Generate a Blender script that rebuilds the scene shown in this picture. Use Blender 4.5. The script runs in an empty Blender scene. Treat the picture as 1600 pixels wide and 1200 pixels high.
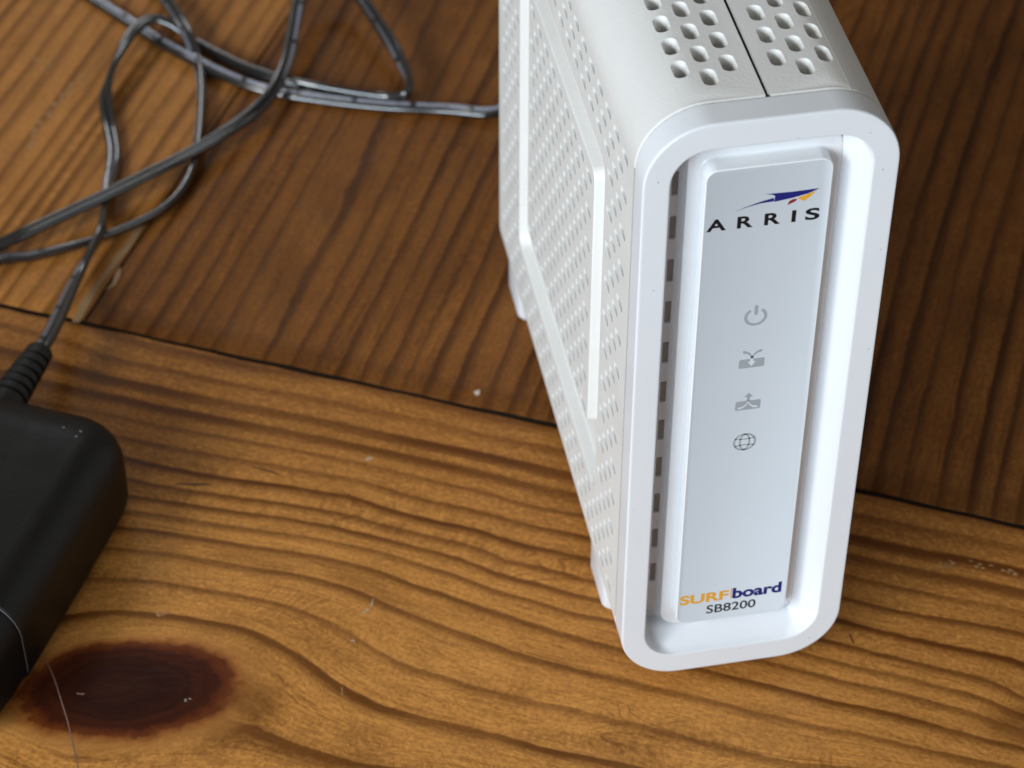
import bpy, bmesh, math, random
import numpy as np
from mathutils import Vector
from mathutils.geometry import delaunay_2d_cdt

random.seed(7)
MM = 0.001                       # every builder works in millimetres
scene = bpy.context.scene
COL = scene.collection

# ------------------------------------------------------------------ camera
cam_d = bpy.data.cameras.new("camera")
cam_d.sensor_width = 36.0
cam_d.lens = 87.82
cam_d.clip_start = 0.02
cam_d.clip_end = 50.0
cam_d.dof.use_dof = True
cam_d.dof.focus_distance = 0.425
cam_d.dof.aperture_fstop = 29.0
cam = bpy.data.objects.new("camera", cam_d)
COL.objects.link(cam)
cam.location = (-0.09878, -0.29941, 0.3642)
cam.rotation_euler = (0.8262, -0.0013, -0.1868)
scene.camera = cam

# ------------------------------------------------------------------ world and lamps (an indoor close-up)
world = bpy.data.worlds.new("World")
scene.world = world
world.use_nodes = True
bg = world.node_tree.nodes["Background"]
bg.inputs[0].default_value = (1.0, 0.93, 0.84, 1)
bg.inputs[1].default_value = 0.17

def area(name, direction, dist, size, size_y, power, color, target=(0.0, 0.06, 0.06)):
    l = bpy.data.lights.new(name, 'AREA')
    l.shape = 'RECTANGLE'; l.size = size; l.size_y = size_y
    l.energy = power; l.color = color
    o = bpy.data.objects.new(name, l); COL.objects.link(o)
    d = Vector(direction).normalized()
    o.location = Vector(target) + d * dist
    o.rotation_euler = d.to_track_quat('Z', 'Y').to_euler()
    return o
area("window_light", (-0.76, -0.44, 0.48), 1.6, 0.36, 0.36, 7.8, (1.0, 0.99, 0.97))
area("low_window_light", (-0.68, -0.71, 0.31), 1.6, 1.0, 0.7, 28.5, (0.77, 0.895, 1.0))
area("far_highlight_light", (0.0, 0.80, 0.60), 1.7, 0.38, 0.27, 1.9, (0.90, 0.95, 1.0), (-0.09, 0.17, 0.0))  # added lamp, placed so the cable wires catch bright highlights
area("right_edge_light", (0.78, -0.22, 0.58), 1.6, 0.45, 0.45, 0.9, (0.92, 0.96, 1.0), (-0.10, 0.05, 0.0))  # added lamp that lays a soft highlight along the adapter's right edge

scene.view_settings.view_transform = 'Standard'
scene.view_settings.look = 'None'
scene.view_settings.exposure = 0.0
scene.view_settings.gamma = 1.0

# ------------------------------------------------------------------ material helpers
class NT:
    def __init__(self, name):
        self.m = bpy.data.materials.new(name); self.m.use_nodes = True
        self.t = self.m.node_tree; self.n = self.t.nodes
        self.p = self.n["Principled BSDF"]
    def node(self, typ, **kw):
        x = self.n.new(typ)
        for k, v in kw.items(): setattr(x, k, v)
        return x
    def link(self, a, b): self.t.links.new(a, b)
    def put(self, sock, v):
        if hasattr(v, 'is_output') or isinstance(v, bpy.types.NodeSocket): self.link(v, sock)
        else: sock.default_value = v
    def math(self, op, a, b=0.0, c=0.0, clamp=False):
        x = self.node('ShaderNodeMath', operation=op, use_clamp=clamp)
        self.put(x.inputs[0], a); self.put(x.inputs[1], b); self.put(x.inputs[2], c)
        return x.outputs[0]
    def vec(self, x, y, z=0.0):
        c = self.node('ShaderNodeCombineXYZ')
        for i, v in enumerate((x, y, z)): self.put(c.inputs[i], v)
        return c.outputs[0]
    def noise(self, v, scale=1.0, detail=2.0, rough=0.5, dist=0.0):
        x = self.node('ShaderNodeTexNoise')
        self.put(x.inputs['Vector'], v)
        x.inputs['Scale'].default_value = scale; x.inputs['Detail'].default_value = detail
        x.inputs['Roughness'].default_value = rough; x.inputs['Distortion'].default_value = dist
        return x.outputs[0]
    def ramp(self, f, stops, interp='LINEAR'):
        r = self.node('ShaderNodeValToRGB'); r.color_ramp.interpolation = interp
        e = r.color_ramp.elements
        while len(e) < len(stops): e.new(0.5)
        for i, (p, c) in enumerate(stops):
            e[i].position = p; e[i].color = (c, c, c, 1) if isinstance(c, (int, float)) else (*c, 1)
        self.put(r.inputs[0], f)
        return r.outputs[0]
    def mix(self, f, a, b, mode='MIX'):
        x = self.node('ShaderNodeMix', data_type='RGBA', blend_type=mode)
        self.put(x.inputs[0], f)
        for s, v in ((x.inputs[6], a), (x.inputs[7], b)):
            self.put(s, v if not isinstance(v, tuple) else (*v, 1))
        return x.outputs[2]
    def bump(self, h, strength, dist):
        b = self.node('ShaderNodeBump'); b.inputs['Strength'].default_value = strength
        b.inputs['Distance'].default_value = dist
        self.put(b.inputs['Height'], h); self.link(b.outputs[0], self.p.inputs['Normal'])

def plain(name, col, rough, spec=0.5, bump=None, mottling=0.0, coat=0.0):
    m = NT(name)
    tc = m.node('ShaderNodeTexCoord').outputs['Object']
    m.p.inputs['Roughness'].default_value = rough
    m.p.inputs['Specular IOR Level'].default_value = spec
    m.p.inputs['Coat Weight'].default_value = coat
    if mottling:
        n = m.noise(tc, 90, 4, 0.6)
        c = m.mix(m.ramp(n, [(0.3, 0.0), (0.7, 1.0)]), tuple(x * (1 - mottling) for x in col), col)
        m.link(c, m.p.inputs['Base Color'])
        m.link(m.ramp(n, [(0.3, rough * 0.9), (0.7, min(1, rough * 1.12))]), m.p.inputs['Roughness'])
    else:
        m.p.inputs['Base Color'].default_value = (*col, 1)
    if bump:
        sc, st, d = bump
        m.bump(m.noise(tc, sc, 3, 0.6), st, d)
    return m.m

M_BEZEL = plain("white_satin_plastic", (0.74, 0.757, 0.785), 0.36, 0.5, (2600, 0.12, 0.0002), 0.02)
M_SHELL = plain("textured_warm_white_plastic", (0.745, 0.738, 0.712), 0.46, 0.5, (2000, 0.30, 0.0002), 0.03)
M_GLOSS = plain("glossy_white_plastic", (0.80, 0.81, 0.83), 0.16, 0.5, None, 0.02, 0.3)
M_PLATE = plain("clear_white_acrylic_edge", (0.80, 0.82, 0.84), 0.2, 0.5)
M_FILM = plain("silver_grey_film", (0.61, 0.655, 0.70), 0.6, 0.10, (5000, 0.05, 0.0001), 0.02)
M_VENT = plain("vent_shade_grey", (0.34, 0.32, 0.30), 0.6)  # grey stands in for the shade inside the vent openings
M_INK = plain("black_ink", (0.008, 0.008, 0.012), 0.4, 0.3)
M_NAVY = plain("navy_ink", (0.012, 0.016, 0.16), 0.4, 0.3)
M_ORANGE = plain("orange_ink", (0.74, 0.36, 0.03), 0.4, 0.3)
M_RED = plain("dark_red_ink", (0.25, 0.02, 0.02), 0.4, 0.3)
M_ICON = plain("grey_icon_ink", (0.33, 0.355, 0.38), 0.42, 0.3)
M_INSIDE = plain("grey_slot_liner", (0.36, 0.355, 0.34), 0.7)
M_BLACK = plain("matte_black_plastic", (0.0048, 0.0040, 0.0028), 0.46, 0.27, (1800, 0.25, 0.0003), 0.1)
M_CAP = plain("black_cap_plastic", (0.005, 0.005, 0.005), 0.5, 0.25, (1800, 0.2, 0.0003), 0.1)
M_RUBBER = plain("black_rubber", (0.014, 0.0125, 0.0115), 0.5, 0.4, (2200, 0.2, 0.0003), 0.1)
M_LINE = plain("grey_parting_edge", (0.30, 0.30, 0.33), 0.4)
M_PALE = plain("raw_pale_wood", (0.38, 0.235, 0.12), 0.6, 0.3, None, 0.25)
M_WHITE = plain("white_scuff_or_glint", (0.62, 0.52, 0.42), 0.6, 0.3, None, 0.3)
M_HAIR = plain("pale_scratch_or_glint", (0.24, 0.13, 0.09), 0.5, 0.3, None, 0.2)
M_FAINT = plain("faint_worn_varnish", (0.44, 0.235, 0.095), 0.5, 0.3, None, 0.3)
M_GASH = plain("dark_gash", (0.06, 0.03, 0.012), 0.6, 0.3, None, 0.2)

def wood(name, light, mid, dark, knots=(), line_amp=1.0, width=0.16, seam_stain=False, wob=0.16, spec=0.09, seam_wide=False):
    """Pine: the UV map 'grain' holds (millimetres along the fibre / 100, ring number)."""
    m = NT(name)
    uvn = m.node('ShaderNodeUVMap', uv_map='grain')
    sep = m.node('ShaderNodeSeparateXYZ'); m.link(uvn.outputs[0], sep.inputs[0])
    s, phi = sep.outputs[0], sep.outputs[1]
    rw = m.node('ShaderNodeUVMap', uv_map='ring'); sep2 = m.node('ShaderNodeSeparateXYZ'); m.link(rw.outputs[0], sep2.inputs[0])
    pitch = sep2.outputs[0]                                # local ring spacing, mm
    obj = m.node('ShaderNodeTexCoord').outputs['Object']
    w1 = m.noise(m.vec(m.math('MULTIPLY', s, 2.2), m.math('MULTIPLY', phi, 0.7)), 1.0, 2)
    w2 = m.noise(m.vec(m.math('MULTIPLY', s, 9.0), m.math('MULTIPLY', phi, 1.6)), 1.0, 2)
    ph = m.math('ADD', phi, m.math('ADD', m.math('MULTIPLY', m.math('SUBTRACT', w1, 0.5), wob),
                                   m.math('MULTIPLY', m.math('SUBTRACT', w2, 0.5), wob * 0.55)))
    near = m.math('FLOOR', m.math('ADD', ph, 0.5))
    t = m.math('SUBTRACT', ph, near)                       # -0.5 .. 0.5, 0 on the latewood line
    wn = m.node('ShaderNodeTexWhiteNoise', noise_dimensions='1D'); m.link(near, wn.inputs['W'])
    r1 = wn.outputs[0]
    # line strength changes from ring to ring and along each ring
    st_along = m.noise(m.vec(m.math('MULTIPLY', s, 1.6), near), 1.3, 2)
    strength = m.math('MULTIPLY', m.math('ADD', 0.62, m.math('MULTIPLY', r1, 0.42)),
                      m.ramp(st_along, [(0.25, 0.55), (0.6, 1.0)]))
    fuzz = m.noise(m.vec(m.math('MULTIPLY', s, 30.0), m.math('MULTIPLY', phi, 12.0)), 1.0, 3, 0.6)
    wmm = m.math('MULTIPLY', m.math('ADD', 0.70, m.math('MULTIPLY', r1, 0.65)), width if not seam_wide else m.ramp(m.math('DIVIDE', phi, 20.0), [(0.0, width * 2.0), (0.14, width * 2.1), (0.24, width), (1.0, width * 1.15)]))       # latewood width, mm
    wfac = m.math('DIVIDE', m.math('ADD', wmm, m.math('MULTIPLY', pitch, 0.045)), pitch)
    tf = m.math('ADD', t, m.math('MULTIPLY', m.math('SUBTRACT', fuzz, 0.5), m.math('DIVIDE', 0.9, pitch)))
    above = m.math('DIVIDE', m.math('MULTIPLY', tf, -1.0), m.math('MULTIPLY', wfac, 0.55))    # latewood side: sharp
    below = m.math('DIVIDE', tf, m.math('MULTIPLY', wfac, 2.7))                              # earlywood side: soft
    dist = m.math('MAXIMUM', above, below)
    line = m.ramp(dist, [(0.0, 1.0), (0.24, 0.98), (0.44, 0.62), (0.70, 0.24), (1.0, 0.0)], 'LINEAR')
    line = m.math('MULTIPLY', line, m.math('MULTIPLY', strength, line_amp))
    # pale fringe and secondary thin lines
    fine = m.noise(m.vec(m.math('MULTIPLY', s, 2.0), m.math('MULTIPLY', ph, 6.5)), 1.0, 4, 0.6)
    fine2 = m.noise(m.vec(m.math('MULTIPLY', s, 14.0), m.math('MULTIPLY', ph, 26.0)), 1.0, 3, 0.65)
    pores = m.noise(m.vec(m.math('MULTIPLY', s, 26.0), m.math('MULTIPLY', ph, 17.0)), 1.0, 2, 0.5)
    patch = m.noise(obj, 34, 3, 0.55)
    blot = m.noise(obj, 130, 4, 0.6)
    c = m.mix(m.ramp(patch, [(0.3, 0.0), (0.72, 1.0)]), light, mid)
    c = m.mix(m.math('MULTIPLY', m.ramp(fine, [(0.46, 0.0), (0.72, 1.0)]), 0.55), c, mid)
    c = m.mix(m.math('MULTIPLY', m.ramp(fine, [(0.58, 0.0), (0.68, 1.0)]), 0.45), c, dark)
    thin = m.noise(m.vec(m.math('MULTIPLY', s, 3.0), m.math('MULTIPLY', m.math('MULTIPLY', ph, pitch), 2.1)), 1.0, 3, 0.55)
    c = m.mix(m.math('MULTIPLY', m.ramp(thin, [(0.56, 0.0), (0.66, 1.0)]), 0.42), c, dark)
    c = m.mix(m.math('MULTIPLY', m.ramp(thin, [(0.32, 1.0), (0.44, 0.0)]), 0.25), c, tuple(min(1, x * 1.25) for x in light))
    c = m.mix(m.math('MULTIPLY', m.ramp(fine2, [(0.38, 1.0), (0.55, 0.0)]), 0.22), c, dark)
    c = m.mix(m.math('MULTIPLY', m.ramp(fine2, [(0.52, 0.0), (0.72, 1.0)]), 0.28), c, tuple(min(1, x * 1.35) for x in light))
    c = m.mix(m.math('MULTIPLY', m.ramp(pores, [(0.66, 0.0), (0.76, 1.0)]), 0.30), c, dark)
    c = m.mix(m.math('MULTIPLY', m.ramp(blot, [(0.35, 1.0), (0.55, 0.0)]), 0.14), c, dark)
    cloud = m.noise(m.vec(m.math('MULTIPLY', s, 3.2), m.math('MULTIPLY', ph, 0.9)), 1.0, 3, 0.6)
    c = m.mix(m.math('MULTIPLY', m.ramp(cloud, [(0.48, 0.0), (0.68, 1.0)]), 0.40), c, dark)
    if seam_wide:      # redder and deeper towards the joint, paler further out
        hz = m.math('ADD', phi, m.math('MULTIPLY', m.math('SUBTRACT', cloud, 0.5), 7.0))
        c = m.mix(m.math('MULTIPLY', m.ramp(m.math('DIVIDE', hz, 20.0), [(0.0, 1.0), (0.16, 0.80), (0.42, 0.18), (0.60, 0.0)]), 0.62), c, tuple(x * k for x, k in zip(light, (0.40, 0.33, 0.27))))
    grit = m.noise(m.vec(m.math('MULTIPLY', s, 48.0), m.math('MULTIPLY', m.math('MULTIPLY', ph, pitch), 1.0)), 1.0, 4, 0.72)
    speck = m.noise(obj, 1150, 2, 0.6)
    grit = m.math('ADD', m.math('MULTIPLY', grit, 0.55), m.math('MULTIPLY', speck, 0.45))
    c = m.mix(m.math('MULTIPLY', m.ramp(grit, [(0.38, 1.0), (0.51, 0.0)]), 0.34), c, dark)
    c = m.mix(m.math('MULTIPLY', m.ramp(grit, [(0.50, 0.0), (0.66, 1.0)]), 0.34), c, tuple(min(1, x * 1.5) for x in light))
    c = m.mix(line, c, dark)
    gloss = None
    for (ku, kv, a, b, ang, kind) in knots:
        mp = m.node('ShaderNodeMapping', vector_type='TEXTURE')
        m.link(obj, mp.inputs[0])
        mp.inputs['Location'].default_value = (ku * MM, kv * MM, 0)
        mp.inputs['Rotation'].default_value = (0, 0, math.radians(ang))
        mp.inputs['Scale'].default_value = (a * MM, b * MM, 1.0)
        wob2 = m.noise(obj, 52, 3, 0.55)
        sp = m.node('ShaderNodeSeparateXYZ'); m.link(mp.outputs[0], sp.inputs[0])
        ln = m.math('SQRT', m.math('ADD', m.math('POWER', sp.outputs[0], 2), m.math('POWER', sp.outputs[1], 2)))
        wob3 = m.noise(obj, 420, 3, 0.6)
        ln = m.math('ADD', ln, m.math('ADD', m.math('MULTIPLY', m.math('SUBTRACT', wob2, 0.5), 0.34), m.math('MULTIPLY', m.math('SUBTRACT', wob3, 0.5), 0.17)))
        half = m.math('MULTIPLY', ln, 0.5)
        if kind == 'dark':
            kcol = m.ramp(half, [(0.0, (0.036, 0.010, 0.005)), (0.20, (0.028, 0.007, 0.004)), (0.31, (0.042, 0.010, 0.004)),
                                 (0.40, (0.070, 0.015, 0.005)), (0.45, (0.13, 0.030, 0.007)), (0.50, (0.30, 0.105, 0.024)), (0.56, (0.50, 0.215, 0.055)), (0.68, light)])
            rings = m.noise(m.vec(m.math('MULTIPLY', ln, 9.0), m.math('MULTIPLY', wob2, 1.5)), 1.0, 3)
            kcol = m.mix(m.math('MULTIPLY', m.ramp(rings, [(0.5, 0.0), (0.66, 1.0)]), 0.40), kcol, (0.010, 0.003, 0.003))
            kf = m.ramp(half, [(0.48, 1.0), (0.55, 0.50), (0.68, 0.0)])
            c = m.mix(kf, c, kcol)
            gloss = m.ramp(half, [(0.40, 1.0), (0.5, 0.0)])
        else:
            kf = m.math('MULTIPLY', m.ramp(half, [(0.12, 1.0), (0.5, 0.0)], 'EASE'), 0.62)
            c = m.mix(kf, c, dark)
    if seam_stain:      # the finish soaked in darker along the end grain
        so = m.node('ShaderNodeSeparateXYZ'); m.link(obj, so.inputs[0])
        vv = m.math('ADD', m.math('MULTIPLY', so.outputs[1], 1000.0), m.math('MULTIPLY', m.math('SUBTRACT', patch, 0.5), 6.0))
        c = m.mix(m.math('MULTIPLY', m.ramp(m.math('DIVIDE', vv, 20.0), [(0.0, 0.55), (0.30, 0.42), (0.42, 0.0)]), 0.75), c, dark)
    m.link(c, m.p.inputs['Base Color'])
    rough = m.math('ADD', 0.40, m.math('MULTIPLY', m.math('SUBTRACT', blot, 0.5), 0.25))
    rough = m.math('ADD', rough, m.math('MULTIPLY', line, -0.06))
    if gloss is not None:
        rough = m.math('SUBTRACT', rough, m.math('MULTIPLY', gloss, 0.10))
    m.link(rough, m.p.inputs['Roughness'])
    m.p.inputs['Specular IOR Level'].default_value = spec
    h = m.math('ADD', m.math('MULTIPLY', line, -0.12), m.math('ADD', m.math('MULTIPLY', fine2, 0.5), m.math('MULTIPLY', blot, 0.25)))
    m.bump(h, 0.30, 0.0005)
    return m.m

def cord_material():
    m = NT("black_cord_with_white_stripe")
    uvn = m.node('ShaderNodeUVMap', uv_map='run')
    sep = m.node('ShaderNodeSeparateXYZ'); m.link(uvn.outputs[0], sep.inputs[0])
    run, around = sep.outputs[0], sep.outputs[1]            # mm along the cord, turn 0..1 (1+ on the marked wire)
    fr = m.math('FRACT', m.math('DIVIDE', run, 14.5))
    dash = m.ramp(fr, [(0.0, 0.0), (0.03, 1.0), (0.89, 1.0), (0.93, 0.0)])
    a = m.math('ABSOLUTE', m.math('SUBTRACT', around, 1.30))
    stripe = m.math('LESS_THAN', a, 0.10)
    worn = m.ramp(m.noise(m.vec(m.math('MULTIPLY', run, 0.6), m.math('MULTIPLY', around, 9.0)), 1.0, 3), [(0.25, 0.45), (0.5, 1.0)])
    wr = m.node('ShaderNodeUVMap', uv_map='wear'); sepw = m.node('ShaderNodeSeparateXYZ'); m.link(wr.outputs[0], sepw.inputs[0])
    f = m.math('MULTIPLY', m.math('MULTIPLY', m.math('MULTIPLY', dash, stripe), worn), sepw.outputs[0])
    c = m.mix(f, (0.007, 0.007, 0.008), (0.27, 0.275, 0.33))
    m.link(c, m.p.inputs['Base Color'])
    m.p.inputs['Roughness'].default_value = 0.16
    m.p.inputs['IOR'].default_value = 1.6
    m.p.inputs['Coat Weight'].default_value = 1.0
    m.p.inputs['Coat Roughness'].default_value = 0.07
    m.p.inputs['Coat IOR'].default_value = 1.7
    return m.m
M_CORD = cord_material()

# ------------------------------------------------------------------ object helpers
def link_mesh(name, verts, faces, mats, parent=None, smooth=None, fmat=None, uv=None, uvname='grain', label=None):
    me = bpy.data.meshes.new(name)
    me.from_pydata([(x * MM, y * MM, z * MM) for x, y, z in verts], [], faces)
    for mt in (mats if isinstance(mats, (list, tuple)) else [mats]): me.materials.append(mt)
    if fmat: me.polygons.foreach_set('material_index', fmat)
    if uv is not None:
        lay = me.uv_layers.new(name=uvname)
        for lp in me.loops: lay.data[lp.index].uv = uv[lp.vertex_index]
    if smooth is not None:
        me.polygons.foreach_set('use_smooth', [True] * len(me.polygons))
        me.set_sharp_from_angle(angle=math.radians(smooth))
    me.update()
    o = bpy.data.objects.new(name, me); COL.objects.link(o)
    if parent is not None: o.parent = parent
    if label: o['label'] = label
    return o

def thing(name, label, cat, loc=(0, 0, 0), rz=0.0):
    o = bpy.data.objects.new(name, None); COL.objects.link(o)
    o.empty_display_size = 0.02
    o.location = tuple(c * MM for c in loc); o.rotation_euler = (0, 0, rz)
    o['label'] = label; o['category'] = cat
    return o

def rrect(x0, x1, z0, z1, r, n=8):
    """Rounded rectangle, counter-clockwise, n segments a corner."""
    out = []
    for cx, cz, a0 in ((x1 - r, z1 - r, 0), (x0 + r, z1 - r, 90), (x0 + r, z0 + r, 180), (x1 - r, z0 + r, 270)):
        for i in range(n + 1):
            a = math.radians(a0 + 90.0 * i / n)
            out.append((cx + r * math.cos(a), cz + r * math.sin(a)))
    return out

def stadium(cx, cy, w, l, n=4):
    """Slot loop w wide along x, l long along y, counter-clockwise."""
    return rrect(cx - w / 2, cx + w / 2, cy - l / 2, cy + l / 2, w * 0.46, n)

def oval(cx, cy, w, l, n=5):
    """Slot with round ends, long along y."""
    r = w / 2; k = l / 2 - r; out = []
    for a0, oy in ((0.0, k), (math.pi, -k)):
        for i in range(n + 1):
            a = a0 + math.pi * i / n; out.append((cx + r * math.cos(a), cy + oy + r * math.sin(a)))
    return out

def inset(loop, d):
    """Move a convex loop inwards by d."""
    n = len(loop); out = []
    for i in range(n):
        ax, ay = loop[i - 1]; bx, by = loop[i]; cx, cy = loop[(i + 1) % n]
        tx, ty = cx - ax, cy - ay; L = math.hypot(tx, ty) or 1
        out.append((bx - ty / L * d, by + tx / L * d))
    return out

def inside(p, loop):
    x, y = p; c = False; n = len(loop)
    for i in range(n):
        x1, y1 = loop[i]; x2, y2 = loop[(i + 1) % n]
        if (y1 > y) != (y2 > y) and x < (x2 - x1) * (y - y1) / (y2 - y1) + x1: c = not c
    return c

def cdt(outer, holes, extra=()):
    vs = []; fs = []
    for lp in [outer] + list(holes):
        fs.append(list(range(len(vs), len(vs) + len(lp)))); vs += [Vector(p) for p in lp]
    vs += [Vector(p) for p in extra]
    v, e, f, ov, oe, of = delaunay_2d_cdt(vs, [], fs, 1, 1e-6)
    tris = [t for t, o in zip(f, of) if o == [0]]
    return [tuple(p) for p in v], tris

class Build:
    """Collects surfaces given by a mapping (a, b, depth) -> xyz."""
    def __init__(self): self.v = []; self.f = []; self.m = []
    def add(self, pts): 
        i = len(self.v); self.v += pts; return i
    def face(self, idx, mat=0, flip=False):
        self.f.append(tuple(reversed(idx)) if flip else tuple(idx)); self.m.append(mat)
    def sheet(self, mp, outer, holes, extra=(), flip=False, mat=0, depth=0.0):
        v, t = cdt(outer, holes, extra)
        i = self.add([mp(a, b, depth) for a, b in v])
        for tri in t: self.face([i + k for k in tri], mat, flip)
    def well(self, mp, loop, steps, floor=True, flip=False, mat=0, floor_mat=None):
        """Recess: steps = [(inset, depth), ...] starting at (0, 0)."""
        n = len(loop); prev = None
        for ins, d in steps:
            lp = inset(loop, ins) if ins else loop
            cur = self.add([mp(a, b, d) for a, b in lp])
            if prev is not None:
                for k in range(n):
                    self.face([prev + k, prev + (k + 1) % n, cur + (k + 1) % n, cur + k], mat, flip)
            prev = cur
        if floor: self.face([prev + k for k in range(n)], mat if floor_mat is None else floor_mat, flip)
    def loft(self, loops, mat=0, flip=False, cap=None):
        prev = None
        for lp in loops:
            cur = self.add(list(lp)); n = len(lp)
            if prev is not None:
                for k in range(n):
                    self.face([prev + k, prev + (k + 1) % n, cur + (k + 1) % n, cur + k], mat, flip)
            prev = cur
        if cap is not None: self.face([prev + k for k in range(n)], cap, flip)
    def done(self, name, mats, parent=None, smooth=30, label=None):
        return link_mesh(name, self.v, self.f, mats, parent, smooth, self.m, label=label)

def fix_normals(o):
    bm = bmesh.new(); bm.from_mesh(o.data)
    bmesh.ops.remove_doubles(bm, verts=bm.verts, dist=1e-7)
    bmesh.ops.recalc_face_normals(bm, faces=bm.faces)
    bm.to_mesh(o.data); bm.free(); o.data.set_sharp_from_angle(angle=math.radians(32)); o.data.update()

# ------------------------------------------------------------------ the table
GRAIN = [(-148.5, -9.2, 1), (-133.7, -8.5, 1), (-117.1, -8.5, 1), (-104.3, -8.1, 1), (-90.4, -7.5, 1), (-78.5, -7.3, 1), (-64.2, -7.5, 1), (-48.6, -7.0, 1), (14.7, -7.3, 1), (29.7, -6.9, 1), (48.5, -6.0, 1), (-145.9, -14.9, 2), (-130.9, -15.0, 2), (-116.6, -14.1, 2), (-102.2, -13.7, 2), (-88.3, -13.4, 2), (-72.9, -13.3, 2), (-55.4, -13.2, 2), (-44.9, -13.4, 2), (14.9, -13.1, 2), (27.5, -13.4, 2), (48.1, -12.4, 2), (-143.6, -20.1, 3), (-129.0, -19.7, 3), (-114.5, -19.2, 3), (-100.2, -18.8, 3), (-86.4, -18.5, 3), (-76.6, -18.4, 3), (-66.4, -18.2, 3), (-53.7, -18.6, 3), (-41.7, -18.7, 3), (15.5, -18.4, 3), (27.0, -18.5, 3), (39.2, -17.8, 3), (50.4, -18.0, 3), (-141.4, -25.0, 4), (-126.7, -25.1, 4), (-112.5, -24.1, 4), (-96.8, -23.2, 4), (-84.8, -23.0, 4), (-73.1, -23.3, 4), (-62.6, -23.3, 4), (-48.5, -24.3, 4), (-38.9, -23.6, 4), (16.2, -24.3, 4), (28.1, -24.3, 4), (40.2, -23.9, 4), (51.2, -23.3, 4), (-136.4, -31.3, 5), (-124.4, -30.5, 5), (-110.4, -29.5, 5), (-94.6, -29.1, 5), (-82.8, -28.5, 5), (-72.7, -29.4, 5), (-57.3, -29.0, 5), (-36.8, -29.5, 5), (16.9, -30.0, 5), (29.2, -30.2, 5), (41.1, -29.1, 5), (52.1, -28.6, 5), (-133.3, -36.5, 6), (-123.8, -36.3, 6), (-113.2, -35.9, 6), (-98.1, -33.6, 6), (-84.5, -32.6, 6), (-74.5, -34.4, 6), (-62.4, -34.4, 6), (-48.6, -35.1, 6), (-34.2, -35.2, 6), (17.3, -35.9, 6), (30.4, -36.5, 6), (42.4, -36.3, 6), (53.2, -35.8, 6), (-126.2, -43.0, 7), (-116.1, -41.6, 7), (-104.2, -40.7, 7), (-92.3, -39.5, 7), (-79.0, -39.1, 7), (-67.4, -39.8, 7), (-49.9, -41.6, 7), (-31.7, -41.4, 7), (14.8, -42.8, 7), (26.9, -42.9, 7), (38.9, -43.5, 7), (48.2, -43.3, 7), (54.9, -46.8, 7), (-124.9, -45.9, 8), (-107.9, -44.4, 8), (-96.4, -42.7, 8), (-77.9, -42.1, 8), (-66.5, -42.3, 8), (-54.4, -43.4, 8), (-45.6, -44.7, 8), (-29.0, -45.2, 8), (15.7, -46.8, 8), (27.7, -47.1, 8), (39.6, -47.2, 8), (48.9, -47.5, 8), (55.3, -49.3, 8), (-127.3, -50.3, 9), (-116.5, -49.0, 9), (-104.8, -47.8, 9), (-89.8, -46.1, 9), (-76.6, -45.8, 9), (-68.6, -46.1, 9), (-54.8, -47.2, 9), (-40.9, -49.1, 9), (-25.1, -49.4, 9), (6.5, -50.7, 9), (16.6, -50.9, 9), (30.8, -50.6, 9), (40.2, -50.8, 9), (47.4, -51.8, 9), (54.5, -52.6, 9), (-125.2, -55.0, 10), (-114.5, -53.7, 10), (-101.2, -52.3, 10), (-88.0, -50.9, 10), (-74.8, -50.8, 10), (-64.7, -52.7, 10), (-52.5, -54.2, 10), (-38.9, -55.5, 10), (-22.9, -56.5, 10), (-4.6, -56.7, 10), (17.9, -57.0, 10), (32.0, -56.7, 10), (41.4, -57.4, 10), (50.6, -57.6, 10), (56.5, -56.8, 10), (-125.4, -60.8, 11), (-112.4, -58.6, 11), (-98.9, -58.0, 11), (-85.8, -56.6, 11), (-72.3, -57.8, 11), (-60.4, -60.2, 11), (-50.1, -61.7, 11), (-36.5, -63.4, 11), (-21.0, -63.2, 11), (-5.8, -63.5, 11), (4.6, -63.6, 11), (16.9, -63.7, 11), (28.7, -63.0, 11), (45.2, -62.9, 11), (-121.8, -68.9, 12), (-109.0, -66.6, 12), (-99.2, -65.7, 12), (-92.5, -65.4, 12), (-82.2, -66.2, 12), (-74.9, -67.8, 12), (-67.6, -70.6, 12), (-59.2, -73.1, 12), (-46.0, -74.0, 12), (-33.3, -74.1, 12), (-18.2, -73.9, 12), (-3.1, -74.0, 12), (7.0, -73.8, 12), (16.7, -73.8, 12), (-118.5, -76.2, 13), (-105.9, -74.0, 13), (-93.0, -72.6, 13), (-85.7, -74.3, 13), (-80.1, -76.0, 13), (-72.9, -79.6, 13), (-67.0, -82.2, 13), (-56.8, -83.6, 13), (-47.5, -84.0, 13), (-40.3, -83.6, 13), (-27.7, -84.1, 13), (-12.5, -83.3, 13), (-131.0, -90.3, 14), (-123.4, -83.5, 14), (-83.3, -96.0, 14), (-74.0, -97.5, 14), (-64.2, -98.3, 14), (-56.6, -97.8, 14)]
TO = (27.012, 50.535); TA = math.radians(-28.1255)
table = thing("wooden_table", "brown varnished pine plank table top with a dark oval knot at its near corner", "table", (TO[0], TO[1], 0), TA)

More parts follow.
